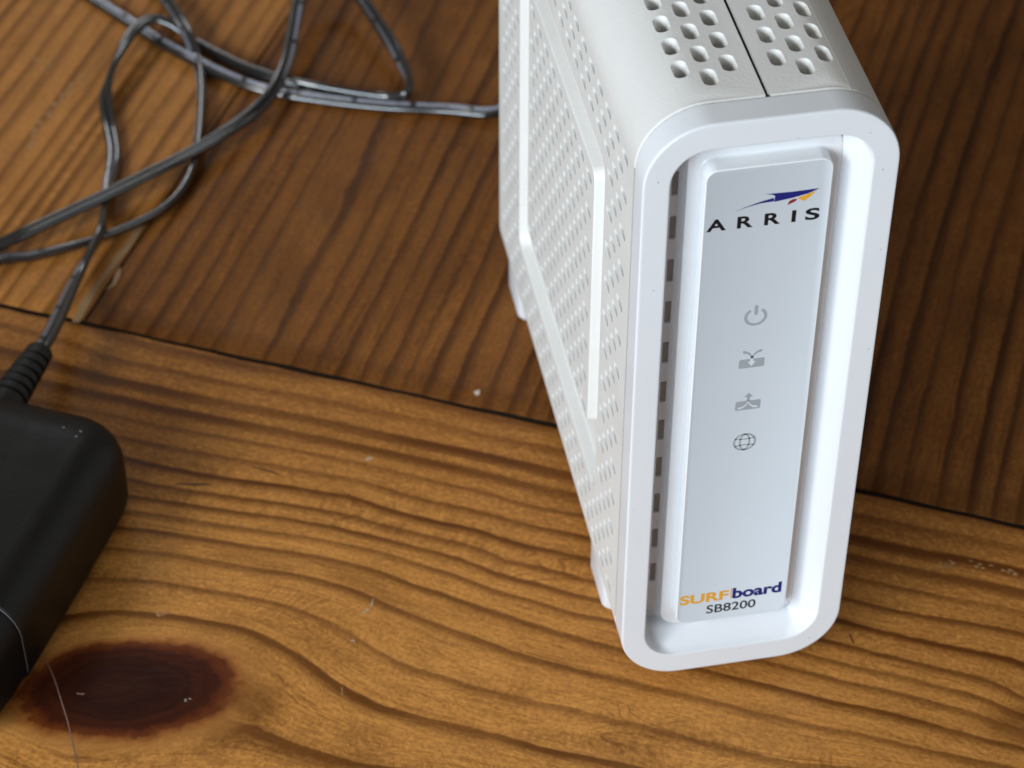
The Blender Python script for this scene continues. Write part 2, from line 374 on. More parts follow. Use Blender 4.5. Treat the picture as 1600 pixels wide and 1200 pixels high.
def tps_fit(P, F, smooth):
    P = np.array(P, float) / 50.0; F = np.array(F, float); n = len(P)
    d = np.sqrt(((P[:, None] - P[None]) ** 2).sum(-1)); K = np.where(d > 0, d * d * np.log(d + 1e-12), 0) + smooth * np.eye(n)
    Q = np.column_stack([np.ones(n), P]); A = np.block([[K, Q], [Q.T, np.zeros((3, 3))]])
    w = np.linalg.solve(A, np.concatenate([F, np.zeros(3)]))
    def ev(X):
        X = np.array(X, float) / 50.0
        d = np.sqrt(((X[:, None] - P[None]) ** 2).sum(-1)); K = np.where(d > 0, d * d * np.log(d + 1e-12), 0)
        return K @ w[:n] + w[n] + X @ w[n + 1:]
    return ev
anchors = [(-108, -113, 14.2), (-135, -112, 14.3), (-160, -100, 13.3), (-300, -100, 13.5), (-300, -55, 7.6), (-240, -55, 7.6), (-200, -55, 7.5),
           (-300, 0, 0.1), (-240, 0, 0.1), (-200, 0, 0.1), (-160, 0, 0.1), (-100, 0, 0.1), (-40, 0, 0.1), (20, 0, 0.1), (90, 0, 0.1), (160, 0, 0.1),
           (-300, -200, 24), (-150, -200, 24), (0, -200, 26), (150, -200, 27), (150, -60, 11), (150, -100, 16)]
GP = [g for g in GRAIN if not (g[2] == 14 and g[0] < -100)] + anchors
grain_field = tps_fit([(a, b) for a, b, c in GP], [c for a, b, c in GP], 0.012)

def plank(name, u0, u1, v0, v1, step, mat, field, along_u, label=None, thick=22.0):
    """A board: fine top sheet with worn rounded edges, sides and underside."""
    nu = max(2, int((u1 - u0) / step)); nv = max(2, int((v1 - v0) / step))
    us = np.linspace(u0, u1, nu + 1); vs = np.linspace(v0, v1, nv + 1)
    us = np.unique(np.concatenate([us, [u0 + 0.35, u0 + 0.12, u1 - 0.35, u1 - 0.12]])); vs = np.unique(np.concatenate([vs, [v0 + 0.35, v0 + 0.12, v1 - 0.35, v1 - 0.12]]))
    V = []; rng = random.Random(int(u0 * 7 + v0 * 3))
    def edge(d): return 0.0 if d >= 0.35 else (-0.09 if d >= 0.12 else -0.38)
    ju = [rng.uniform(-.09, .09) + 0.16 * math.sin(a * 0.11 + v0) + 0.09 * math.sin(a * 0.37) for a in us]; jv = [rng.uniform(-.09, .09) + 0.10 * math.sin(b * 0.13 + u0) for b in vs]
    for j, b in enumerate(vs):
        for i, a in enumerate(us):
            z = min(edge(min(a - u0, u1 - a)), edge(min(b - v0, v1 - b)))
            aa = a + (jv[j] if (i < 3 or i >= len(us) - 3) else 0); bb = b + (ju[i] if (j < 3 or j >= len(vs) - 3) else 0)
            V.append((aa, bb, z))
    NU, NV = len(us), len(vs); F = []
    for j in range(NV - 1):
        for i in range(NU - 1): F.append((j * NU + i, j * NU + i + 1, (j + 1) * NU + i + 1, (j + 1) * NU + i))
    ring = [i for i in range(NU)] + [j * NU + NU - 1 for j in range(1, NV)] + [(NV - 1) * NU + i for i in range(NU - 2, -1, -1)] + [j * NU for j in range(NV - 2, 0, -1)]
    base = len(V); V += [(V[k][0], V[k][1], -thick) for k in ring]; n = len(ring)
    for k in range(n): F.append((ring[(k + 1) % n], ring[k], base + k, base + (k + 1) % n))
    F.append(tuple(base + k for k in range(n - 1, -1, -1)))
    phi = field([(x, y) for x, y, z in V])
    UV = [((x if along_u else y) / 100.0 + 3.0, float(p)) for (x, y, z), p in zip(V, phi)]
    o = link_mesh(name, V, F, mat, table, 40, None, UV, label=label)
    e = 0.5; X = np.array([(x, y) for x, y, z in V])
    g = np.hypot((field(X + [e, 0]) - field(X - [e, 0])) / (2 * e), (field(X + [0, e]) - field(X - [0, e])) / (2 * e))
    sp_ = np.clip(1.0 / np.maximum(g, 1e-3), 2.0, 14.0)
    lay = o.data.uv_layers.new(name='ring')
    for lp in o.data.loops: lay.data[lp.index].uv = (float(sp_[lp.vertex_index]), 0.0)
    return o

rngp = np.random.default_rng(5)
def straight(off, pitch, bend=0.0):
    def ev(X):
        X = np.array(X, float); u, v = X[:, 0], X[:, 1]
        uu = u + bend * np.sin(v / 70.0 + u / 90.0) + 2.1 * np.sin(u / 13.0) + 1.7 * np.sin(u / 7.3 + 1) + 1.0 * np.sin(u / 4.1 + 2)
        return (uu - off) / pitch
    return ev
M_END = wood("golden_pine", (0.67, 0.298, 0.072), (0.50, 0.212, 0.047), (0.115, 0.034, 0.0055),
             knots=((-108.5, -94.2, 21.5, 12.6, 21, 'dark'), (57, -52, 15, 7, 10, 'soft'), (-84, -90, 7, 9, 60, 'soft')), width=0.60, seam_wide=True)
M_MID = wood("red_brown_pine", (0.285, 0.108, 0.024), (0.195, 0.070, 0.015), (0.064, 0.021, 0.005), seam_stain=True, width=0.75, line_amp=1.0, wob=0.34, spec=0.07)
M_LEFT = wood("amber_pine", (0.54, 0.232, 0.060), (0.43, 0.176, 0.044), (0.165, 0.060, 0.012), seam_stain=False, width=0.75, line_amp=0.95, wob=0.3, spec=0.07)
p_end = plank("plank", -330, 170, -240, -0.8, 4.0, M_END, grain_field, True, "golden board running across the ends of the others, with a dark oval knot")
p_left = plank("plank", -330, -160.55, 0.5, 420, 6.0, M_LEFT, straight(2.0, 4.6, 1.5), False, "amber board under the looped cord")
p_mid = plank("plank", -160.0, 92, 0.5, 420, 6.0, M_MID, straight(1.0, 5.9, 2.5), False, "dark red-brown board behind the white box")
p_right = plank("plank", 92.9, 230, 0.5, 420, 6.0, M_MID, straight(3.0, 5.4, 2.0), False)

M_DIRT = plain("packed_dark_dirt", (0.014, 0.008, 0.004), 0.9, 0.1)
def filler(name, x0, x1, y0, y1, z):
    V = [(x0, y0, z), (x1, y0, z), (x1, y1, z), (x0, y1, z)]; V += [(a_, b_, -21.5) for a_, b_, _ in V]
    return link_mesh(name, V, [(0, 1, 2, 3), (0, 4, 5, 1), (1, 5, 6, 2), (2, 6, 7, 3), (3, 7, 4, 0), (7, 6, 5, 4)], M_DIRT, table)
filler("joint_dirt", -329, 169, -1.05, 0.75, -0.24)
filler("joint_dirt", -160.75, -159.8, 0.76, 419, -0.42)
filler("joint_dirt", 91.8, 93.1, 0.76, 419, -0.42)
def decal(name, poly, mat, parent, z=0.03, label=None):
    """A scrape in the finish: a sliver of bare material lying on the board."""
    return link_mesh(name, [(x, y, z) for x, y in poly], [tuple(range(len(poly)))], mat, parent, None, label=label)
def ribbon(pts, w):
    L = []; Rr = []
    for i, (x, y) in enumerate(pts):
        a = pts[max(0, i - 1)]; b = pts[min(len(pts) - 1, i + 1)]
        tx, ty = b[0] - a[0], b[1] - a[1]; l = math.hypot(tx, ty) or 1
        ww = w * (0.45 if i in (0, len(pts) - 1) else 1.0)
        L.append((x - ty / l * ww / 2, y + tx / l * ww / 2)); Rr.append((x + ty / l * ww / 2, y - tx / l * ww / 2))
    return L + Rr[::-1]
def scatter(poly, mat, parent, n, size, seed):
    """Broken-up scuff or painted glint: several tiny irregular flecks inside an outline, one mesh."""
    r = random.Random(seed); V = []; F = []
    x0, x1 = min(p[0] for p in poly), max(p[0] for p in poly); y0, y1 = min(p[1] for p in poly), max(p[1] for p in poly)
    k = 0
    while k < n:
        x, y = r.uniform(x0, x1), r.uniform(y0, y1)
        if not inside((x, y), poly): k += 0.2; continue
        i = len(V); m = r.randint(4, 6)
        for q in range(m):
            a = 2 * math.pi * q / m; d = size * r.uniform(0.4, 1.0); V.append((x + d * math.cos(a) * 1.4, y + d * math.sin(a) * 0.7, 0.02 + 0.0016 * k))
        F.append(tuple(range(i, i + m))); k += 1
    o = link_mesh("scratch_or_glint", V, F, mat, parent); return o
a = [(-86.1, -22.9), (-85.8, -21.0), (-84.8, -21.2), (-85.6, -22.5)]
b = [(-72.0, -63.3), (-71.4, -60.3), (-71.2, -58.1), (-70.9, -59.8), (-71.3, -62.4)]
c = [(-110.6, -74.8), (-108.6, -73.3), (-108.3, -74.6), (-109.9, -75.4)]
d = [(-71.0, 4.5), (-69.9, 5.5), (-69.5, 3.9), (-70.2, 3.5)]
e = [(-72.1, -70.0), (-70.6, -69.5), (-71.1, -70.2)]
f = [(-69.2, -81.4), (-68.3, -83.5), (-68.5, -83.6), (-69.3, -81.8)]
chipL = [(-162.7, -0.7), (-163.6, 6.6), (-162.7, 18.5), (-162.3, 34.3), (-161.1, 35.4), (-160.8, 27.4), (-162.0, 14.0), (-161.0, -0.3)]
chipR = [(-160.2, 11.1), (-159.6, 14.1), (-160.4, 17.6), (-160.2, 20.0), (-159.0, 17.3), (-158.7, 13.7), (-160.0, 11.6)]
hair = [(-126.9, -91.0), (-122.3, -96.0), (-115.6, -104.6), (-110.6, -111.8), (-107.9, -115.7)]
wsc = [(-198.5, 50.7), (-200.3, 60.8), (-200.9, 70.1), (-199.6, 85.9)]
smear = [(-216.4, 86.3), (-212.0, 86.3), (-209.0, 87.2)]
rsm = [(31.8, -15.9), (37.0, -12.8), (44.6, -11.9), (49.2, -12.8)]
cut = [(20.0, -39.2), (21.4, -41.6)]
gash1 = [(-107.6, -31.2), (-104.0, -31.3), (-101.5, -31.7)]
gash2 = [(-120.8, -40.5), (-116.4, -39.3), (-113.8, -38.5)]
scatter(a, M_WHITE, p_end, 16, 0.22, 1)
scatter(b, M_WHITE, p_end, 26, 0.20, 2)
scatter(c, M_FAINT, p_end, 12, 0.45, 3)
decal("scratch_or_glint", d, M_WHITE, p_mid)
scatter(e, M_WHITE, p_end, 8, 0.22, 4)
decal("scratch_or_glint", f, M_FAINT, p_end)
decal("chip", chipL, M_PALE, p_left, label="strip of bare pale wood along the board edge")
decal("chip", chipR, M_PALE, p_mid, label="bare pale chip on the board edge")
decal("scratch_or_glint", ribbon(hair, 0.26), M_HAIR, p_end, label="thin pale line across the dark knot")
scatter(ribbon(wsc, 2.2), M_FAINT, p_left, 44, 0.8, 5)
scatter([(-218, 84), (-208, 84), (-208, 89), (-218, 88)], M_FAINT, p_left, 14, 0.6, 6)
scatter([(x, y + dy) for (x, y), dy in zip(rsm, (0, 0, 0, 0))] + [(x, y - 2.2) for x, y in reversed(rsm)], M_FAINT, p_end, 34, 0.5, 7)
scatter([(-97.0, -93.9), (-95.6, -93.9), (-95.6, -92.9), (-97.0, -92.9)], M_WHITE, p_end, 3, 0.28, 11)  # pale flecks painted as a glint on the glossy knot
scatter([(-116.5, -98.8), (-114.5, -98.4), (-114.5, -97.6), (-116.5, -97.9)], M_HAIR, p_end, 5, 0.35, 12)  # second painted glint, on the knot's left half
decal("gash", ribbon(cut, 0.55), M_GASH, p_end)
decal("gash", ribbon(gash1, 0.5), M_GASH, p_end)
decal("gash", ribbon(gash2, 0.6), M_GASH, p_end)

# ------------------------------------------------------------------ the cable modem
ZB = 4.0                                   # it stands 4 mm up on its feet
W2, H, D, R0 = 21.0, 128.4, 124.4, 11.4    # half width, height, depth, corner radius
SEAM = 5.7                                 # bezel depth
modem = thing("cable_modem", "white upright cable modem with silver front panel and pierced side", "modem", (0, 62, 0))
MY = -62.0
def mv(x, y, z): return (x, y + MY, z + ZB)

def shell(side):
    """One half of the housing (side -1 left, +1 right), pierced with slots, grooved on its flank."""
    B = Build(); y0, y1 = SEAM + 0.12, D
    TOP_S = 13.8
    def top_map(s, y, d):
        if s <= W2 - R0: return mv(side * s, y, H - d)
        a = (s - (W2 - R0)) / R0
        return mv(side * ((W2 - R0) + (R0 - d) * math.sin(a)), y, H - R0 + (R0 - d) * math.cos(a))
    def side_map(z, y, d): return mv(side * (W2 - d), y, z)
    flip_t = side < 0
    # top: three staggered columns of slots, mapped (s, y)
    holes = []
    for col, (x, ph) in enumerate(((3.95, 15.5), (7.87, 12.3), (11.85, 15.5))):
        y = ph
        while y < D - 9:
            holes.append(stadium(x, y, 2.6, 4.6)); y += 6.4
    extra = []
    for q in range(5):
        s = W2 - R0 + q * 1.0; y = y0 + 2.0
        while y < y1 - 1:
            if not any(abs(s - (sum(p[0] for p in h) / len(h))) < 1.5 and abs(y - (sum(p[1] for p in h) / len(h))) < 2.7 for h in holes): extra.append((s, y))
            y += 3.3
    s0 = 0.36
    outer = [(s0, y0 + 0.3), (TOP_S, y0 + 0.3), (TOP_S, y1), (s0, y1)]
    B.sheet(top_map, outer, holes, extra, flip=flip_t)
    for h in holes: B.well(top_map, h, [(0, 0), (0.10, 0.06), (0.18, 0.3), (0.22, 3.3)], floor=(side > 0 or abs(sum(p[0] for p in h) / len(h) - 7.87) < 0.5), flip=flip_t)
    # centre seam lip (rounded down into the gap), mapped along y
    B.loft([[top_map(s0, y, 0) for y in (y0 + 0.3, y1)], [top_map(s0 - 0.12, y, 0.06) for y in (y0 + 0.3, y1)],
            [top_map(s0 - 0.18, y, 0.25) for y in (y0 + 0.3, y1)], [top_map(s0 - 0.18, y, 2.2) for y in (y0 + 0.3, y1)]], flip=flip_t)
    # rest of the profile: arc to the flank, arc to the bottom
    def profile():
        pts = []
        a0 = (TOP_S - (W2 - R0)) / R0; n = 16
        for i in range(n + 1):
            a = a0 + (math.pi / 2 - a0) * i / n
            pts.append(((W2 - R0) + R0 * math.sin(a), H - R0 + R0 * math.cos(a), math.sin(a), math.cos(a)))
        low = []
        for i in range(21):
            a = math.pi / 2 * i / 20
            low.append(((W2 - R0) + R0 * math.cos(a), R0 - R0 * math.sin(a), math.cos(a), -math.sin(a)))
        low.append((0.3, 0.0, 0.0, -1.0))
        return pts, low
    up, low = profile()
    for pr in (up, low):
        B.loft([[mv(side * x, yy, z) for x, z, _, _ in pr] for yy in (y0 + 0.3, y1)], flip=not flip_t)
        B.loft([[mv(side * (x - nx * 0.3), y0, z - nz * 0.3) for x, z, nx, nz in pr], [mv(side * (x - nx * 0.09), y0 + 0.09, z - nz * 0.09) for x, z, nx, nz in pr], [mv(side * x, y0 + 0.3, z) for x, z, _, _ in pr]], flip=not flip_t)
    # front lip of the top strip and of the flank
    ss = [s0, 4, 8, W2 - R0, 11, 12.4, TOP_S]
    B.loft([[top_map(s, y0, 0.3) for s in ss], [top_map(s, y0 + 0.09, 0.09) for s in ss], [top_map(s, y0 + 0.3, 0) for s in ss]], flip=flip_t)
    zz = [H - R0, 64, R0]
    B.loft([[side_map(z, y0, 0.3) for z in zz], [side_map(z, y0 + 0.09, 0.09) for z in zz], [side_map(z, y0 + 0.3, 0) for z in zz]], flip=not flip_t)
    # flank: staggered slots, a broad squared groove
    flip_s = side > 0
    g_out = rrect(24.6, 102.4, 25.6, 101.6, 3.0, 5); g_in = rrect(35.4, 94.6, 33.6, 92.6, 1.8, 5)
    def clear(p, lp, m): return lp
    slots_o, slots_i = [], []
    for j in range(-12, 15):
        z = 60.2 + 3.875 * j
        y = 12.25 if j % 2 == 0 else 15.45
        while y < D - 4.5:
            lp = oval(z, y, 1.85, 4.4, 5)
            zmin, zmax, ymin, ymax = z - 1.3, z + 1.3, y - 2.5, y + 2.5
            if zmax < 24.6 or zmin > 102.4 or ymax < 25.6 or ymin > 101.6: slots_o.append(lp)
            elif zmin > 35.4 and zmax < 94.6 and ymin > 33.6 and ymax < 92.6: slots_i.append(lp)
            y += 6.4
    frame = [(R0, y0 + 0.3), (H - R0, y0 + 0.3), (H - R0, y1), (R0, y1)]
    B.sheet(side_map, frame, [g_out] + slots_o, flip=flip_s)
    B.sheet(side_map, g_in, slots_i, flip=flip_s)
    for lp in slots_o + slots_i:        # slots cut right through the thin flank
        y_a = min(p[1] for p in lp); n = len(lp)
        l1 = inset(lp, 0.08); l2 = inset(lp, 0.20)
        r0 = B.add([side_map(a, b, 0) for a, b in lp]); r1_ = B.add([side_map(a, b, 0.05) for a, b in l1])
        r2 = B.add([side_map(a, b, 0.62) for a, b in inset(lp, 0.12)])
        for p_, q_ in ((r0, r1_), (r1_, r2)):
            for k in range(n): B.face([p_ + k, p_ + (k + 1) % n, q_ + (k + 1) % n, q_ + k], 0, flip_s)
    # the groove: outer wall, floor, inner wall (loops share their count)
    gd = 2.15
    def ring(lp, d): return [side_map(a, b, d) for a, b in lp]
    B.loft([ring(g_out, 0), ring(inset(g_out, 0.12), 0.10), ring(inset(g_out, 0.25), 0.45), ring(inset(g_out, 0.5), gd), ring(inset(g_in, -0.5), gd), ring(inset(g_in, -0.25), 0.45), ring(inset(g_in, -0.12), 0.10), ring(g_in, 0)], flip=flip_s)
    # back
    prof = [(s0, H)] + [(x, z) for x, z, _, _ in ([(W2 - R0, H, 0, 0)] + up)] + [(x, z) for x, z, _, _ in low]
    i = B.add([mv(side * x, y1, z) for x, z in prof]); B.face(list(range(i, i + len(prof))), 0, flip_t)
    o = B.done("housing_half", [M_SHELL], modem, 30)
    return o
shell(-1); shell(1)

# inside: an added liner box, its grey gives the slots a shaded inside
B = Build()
lp = rrect(-18.6, 18.6, 6.0, H - 6.6, 6, 4)
B.loft([[mv(x, y, z) for x, z in lp] for y in (13, D - 3)], cap=0)
i = B.add([mv(x, 13, z) for x, z in lp]); B.face(list(range(i, i + len(lp))))
fix_normals(B.done("slot_liner", [M_INSIDE], modem, 30))

# bezel: ring with a recess, sloped on the right and below, upright on the left
def loop3(x, z0, z1, r, y, n=14): return [mv(a, y, b) for a, b in rrect(-x, x, z0, z1, r, n)]
def tray(xl, xr, z0, z1, r, y, n=14): return [mv(a, y, b) for a, b in rrect(-xl, xr, z0, z1, r, n)]
B = Build()
B.loft([loop3(W2 - 1.2, 1.2, H - 1.2, R0 - 1.2, SEAM + 0.4), loop3(W2 - 0.35, 0.35, H - 0.35, R0 - 0.35, SEAM), loop3(W2 - 0.08, 0.08, H - 0.08, R0 - 0.08, SEAM - 0.12),
        loop3(W2, 0, H, R0, SEAM - 0.4), loop3(W2, 0, H, R0, SEAM - 0.6), loop3(W2, 0, H, R0, 0.55), loop3(W2, 0, H, R0, 0.38), loop3(W2 - 0.07, 0.07, H - 0.07, R0 - 0.07, 0.16), loop3(W2 - 0.18, 0.18, H - 0.18, R0 - 0.18, 0.04), loop3(W2 - 0.36, 0.36, H - 0.36, R0 - 0.36, 0.0), loop3(W2 - 0.5, 0.5, H - 0.5, R0 - 0.5, 0.0),
        loop3(16.95, 4.6, 123.8, 6.9, 0.0), loop3(16.8, 4.75, 123.65, 6.75, 0.0), loop3(16.64, 4.9, 123.5, 6.6, 0.06), loop3(16.56, 4.99, 123.41, 6.45, 0.22), loop3(16.52, 5.03, 123.37, 6.4, 0.45),
        tray(16.3, 15.75, 5.7, 123.2, 4.8, 1.4), tray(16.0, 14.55, 6.75, 122.9, 2.6, 2.8), tray(15.6, 13.2, 7.95, 122.6, 1.2, 4.2), tray(15.3, 12.75, 8.35, 122.3, 0.8, 4.8), tray(14.95, 12.62, 8.42, 122.1, 0.7, 6.6), tray(14.5, 12.6, 8.45, 121.7, 0.6, 7.0)])
bez = B.done("bezel", [M_BEZEL], modem, 40); fix_normals(bez)

# recess floor with its row of vent openings on either side
def floor_map(x, z, d): return mv(x, 7.0 + d, z)
vents = []
for k in range(11):
    zc = 112.0 - 9.12 * k
    for sx in (-1,):
        vents.append(rrect(*sorted((sx * 14.4, sx * 13.3)), zc - 2.45, zc + 2.45, 0.25, 2))
B = Build()
plat = rrect(-12.55, 13.0, 8.4, 121.3, 3.4, 8)
B.sheet(floor_map, rrect(-14.6, 12.7, 8.35, 121.8, 0.6, 3), vents + [rrect(-12.5, 12.0, 9.5, 121.0, 3.4, 8)], flip=False)
for lp in vents: B.well(floor_map, lp, [(0, 0), (0.03, 0.45)], True, floor_mat=1)
fix_normals(B.done("recess_floor", [M_BEZEL, M_VENT], modem, 30))
# raised light-guide plinth
B = Build()
pl = lambda i_, y: [mv(a, y, b) for a, b in inset(plat, i_)]
B.loft([pl(0, 7.0), pl(0, 4.95), pl(0, 4.85), pl(0.07, 4.66), pl(0.2, 4.55), pl(0.38, 4.5), pl(0.5, 4.5)], cap=0)
plinth = B.done("light_guide", [M_GLOSS], modem, 40); fix_normals(plinth)

# front plate: clear edge, silver film
PY = 1.2
B = Build()
pp = rrect(-10.5, 10.5, 11.8, 118.3, 2.2, 8)
q = lambda i_, y: [mv(a, y, b) for a, b in inset(pp, i_)]
B.loft([q(-0.35, 4.53), q(-0.12, 4.38), q(0.0, 4.1), q(0, 3.9), q(0, PY + 0.3), q(0, PY + 0.2), q(0.05, PY + 0.05), q(0.17, PY)])
B.loft([q(0.17, PY), q(0.22, PY)], mat=0)
B.loft([q(0.22, PY), q(0.26, PY + 0.02)], mat=1, cap=1)
plate = B.done("front_panel", [M_PLATE, M_FILM], modem, 35); fix_normals(plate)
INKY = PY - 0.005

def ink(name, polys, mat, lift=0.0, label=None):
    """Flat print on the panel; polys in (x, z)."""
    V = []; F = []
    for p in polys:
        i = len(V); V += [mv(x, INKY - lift, z) for x, z in p]; F.append(tuple(range(i, i + len(p))))
    return link_mesh(name, V, F, mat, plate, None, label=label)
def letters(name, text, x0, x1, z0, z1, mat, bold=0.0, shear=0.0, label=None, lift=0.0):
    cu = bpy.data.curves.new(name, 'FONT'); cu.body = text; cu.size = 1.0; cu.offset = bold; cu.shear = shear; cu.resolution_u = 6
    tmp = bpy.data.objects.new(name, cu)
    me = bpy.data.meshes.new_from_object(tmp)
    co = np.array([v.co[:] for v in me.vertices]); mn, mx = co.min(0), co.max(0)
    V = [mv(x0 + (x1 - x0) * (c[0] - mn[0]) / (mx[0] - mn[0]), INKY - lift, z0 + (z1 - z0) * (c[1] - mn[1]) / (mx[1] - mn[1])) for c in co]
    F = [tuple(p.vertices) for p in me.polygons]
    bpy.data.objects.remove(tmp); bpy.data.meshes.remove(me); bpy.data.curves.remove(cu)
    return link_mesh(name, V, F, mat, plate, None, label=label)
for ch, x0, x1 in (("A", -9.85, -6.6), ("R", -4.78, -2.15), ("R", -0.27, 2.4), ("I", 4.27, 4.98), ("S", 6.55, 8.95)):
    letters("letter", ch, x0, x1, 105.95, 108.38, M_INK, 0.026)
letters("lettering", "SURF", -10.0, -0.72, 17.0, 19.55, M_ORANGE, 0.034, 0.0, "orange bold lettering")
letters("lettering", "board", 0.02, 9.4, 16.95, 19.85, M_NAVY, 0.035, 0.0, "navy blue bold lettering")
ink("divider", [[(-0.34, 17.2), (-0.12, 17.2), (-0.12, 19.95), (-0.34, 19.95)]], M_ORANGE)
letters("lettering", "SB8200", -4.75, 4.65, 13.8, 16.05, M_INK, 0.012, 0.0, "black model number lettering")
# the swoosh emblem: navy wing, yellow and red feathers
ink("emblem", [[(-5.4, 109.50), (-3.3, 110.18), (-1.2, 110.62), (1.13, 110.75), (0.95, 111.45), (0.2, 111.28), (-1.13, 110.98), (-3.3, 110.32)],
               [(1.13, 110.62), (3.88, 110.97), (6.62, 111.53), (8.56, 112.35), (3.78, 112.26), (-0.55, 112.42), (0.72, 112.14), (1.2, 111.78), (1.15, 111.45)]], M_NAVY, label="navy blue wing emblem")
ink("emblem", [[(8.1, 112.0), (7.21, 111.0), (6.04, 110.05), (5.5, 110.45), (4.86, 110.85), (6.35, 111.35)]], M_ORANGE, label="yellow feather of the emblem")
ink("emblem", [[(3.37, 109.60), (3.83, 109.85), (4.5, 110.12), (4.97, 110.58), (4.5, 110.74), (4.04, 110.67), (3.55, 110.30)]], M_RED, label="dark red feather of the emblem")
def arc(cx, cz, rx, rz, w, a0, a1, n=28):
    out = []
    for i in range(n):
        b0 = math.radians(a0 + (a1 - a0) * i / n); b1 = math.radians(a0 + (a1 - a0) * (i + 1) / n)
        out.append([(cx + (rx - w) * math.cos(b0), cz + (rz - w) * math.sin(b0)), (cx + rx * math.cos(b0), cz + rz * math.sin(b0)),
                    (cx + rx * math.cos(b1), cz + rz * math.sin(b1)), (cx + (rx - w) * math.cos(b1), cz + (rz - w) * math.sin(b1))])
    return out
ix = -0.28
ink("power_icon", arc(ix, 86.45, 1.98, 1.98, 0.52, 124, 416) + [rrect(ix - 0.30, ix + 0.30, 86.8, 89.0, 0.29, 4)], M_ICON)
def wing(cx, cz, sx, w=0.55):      # one curved stroke falling outwards from the centre
    pts = [(0.0, 0.0), (0.45, 0.75), (1.0, 1.18), (1.65, 1.35)]
    return [(cx + sx * x, cz + z - w * 0.5) for x, z in pts] + [(cx + sx * x, cz + z + w * 0.5) for x, z in reversed(pts)]
ink("download_icon", [rrect(ix - 2.22, ix + 2.22, 75.0, 77.0, 0.3, 4), wing(ix, 77.35, -1), wing(ix, 77.35, 1), [(ix - 0.25, 76.9), (ix + 0.25, 76.9), (ix + 0.25, 77.6), (ix - 0.25, 77.6)]], M_ICON)
ink("download_arrow", [[(ix - 0.28, 77.02), (ix + 0.28, 77.02), (ix + 0.28, 76.4), (ix + 0.7, 76.4), (ix, 75.35), (ix - 0.7, 76.4), (ix - 0.28, 76.4)]], M_FILM, 0.006)
ink("upload_icon", [rrect(ix - 2.22, ix + 2.22, 65.2, 67.3, 0.3, 4), [(ix - 0.78, 68.2), (ix + 0.78, 68.2), (ix, 69.15)], [(ix - 0.25, 67.2), (ix + 0.25, 67.2), (ix + 0.25, 68.25), (ix - 0.25, 68.25)]], M_ICON)
def leg(sx): 
    pts = [(0.0, 67.0), (0.35, 66.35), (0.95, 65.85), (1.75, 65.7)]
    return [(ix + sx * x, z + 0.2) for x, z in pts] + [(ix + sx * x, z - 0.22) for x, z in reversed(pts)]
ink("upload_legs", [leg(-1), leg(1)], M_FILM, 0.006)
def lat(z0, sag, hw):      # a line of latitude, slightly bowed
    n = 8; top = [(ix + hw * (2 * k / n - 1), z0 + sag * (1 - (2 * k / n - 1) ** 2) + 0.14) for k in range(n + 1)]
    return [[top[k], top[k + 1], (top[k + 1][0], top[k + 1][1] - 0.28), (top[k][0], top[k][1] - 0.28)] for k in range(n)]
ink("globe_icon", arc(ix, 57.45, 2.08, 2.08, 0.36, 0, 360, 40) + arc(ix, 57.45, 1.0, 1.95, 0.30, 0, 360, 30) + lat(58.35, -0.22, 1.72) + lat(56.55, 0.22, 1.72), M_ICON, 0.0)

M_DUST = plain("grey_dust", (0.20, 0.18, 0.16), 0.8, 0.2)
dv, df = [], []; rd = random.Random(3)
for x, z in ((3.7, 123.9), (15.45, 123.3), (-18.55, 118.3), (19.7, 98.9), (19.9, 77.0), (-20.1, 45.6), (15.6, 4.2), (-8.9, 2.6), (20.3, 49.0), (-18.4, 96.0), (18.3, 115.6), (2.2, 3.9)):
    i = len(dv); r = rd.uniform(0.07, 0.14)
    dv += [mv(x + r * rd.uniform(0.6, 1.3) * math.cos(k * 1.2566), -0.012, z + r * rd.uniform(0.6, 1.3) * math.sin(k * 1.2566)) for k in range(5)]; df.append(tuple(range(i, i + 5)))
link_mesh("dust", dv, df, M_DUST, modem)["kind"] = "stuff"

# feet: moulded white blocks hugging the lower corners
for sx in (-1, 1):
    for (ya, yb) in ((21.0, 33.4), (108.5, 121.0)):
        B = Build()
        for_y = [(ya, 1.2), (ya + 0.5, 0.35), (ya + 1.3, 0.0), (yb - 1.3, 0.0), (yb - 0.5, 0.35), (yb, 1.2)]
        loops = []
        for y, s_ in for_y:
            lpz = [(19.75 - s_, 8.5), (19.75 - s_, -2.6 + s_ * 0.5), (19.45 - s_, -3.5 + s_ * 0.3), (18.7 - s_, -4.0), (13.0, -4.0), (11.5, 0.5), (12.5, 8.5)]
            loops.append([mv(sx * x, y, z) for x, z in lpz])
        B.loft(loops, cap=0); i = B.add(loops[0]); B.face(list(range(i, i + 7)))
        fix_normals(B.done("foot", [M_BEZEL], modem, 50))
# small nicks in the front rim and recess
link_mesh("nick", [mv(10.55, 1.6, 72.9), mv(11.5, 1.9, 72.75), mv(11.55, 1.9, 73.0), mv(10.52, 1.6, 73.15)], [(0, 1, 2, 3)], M_WHITE, modem)

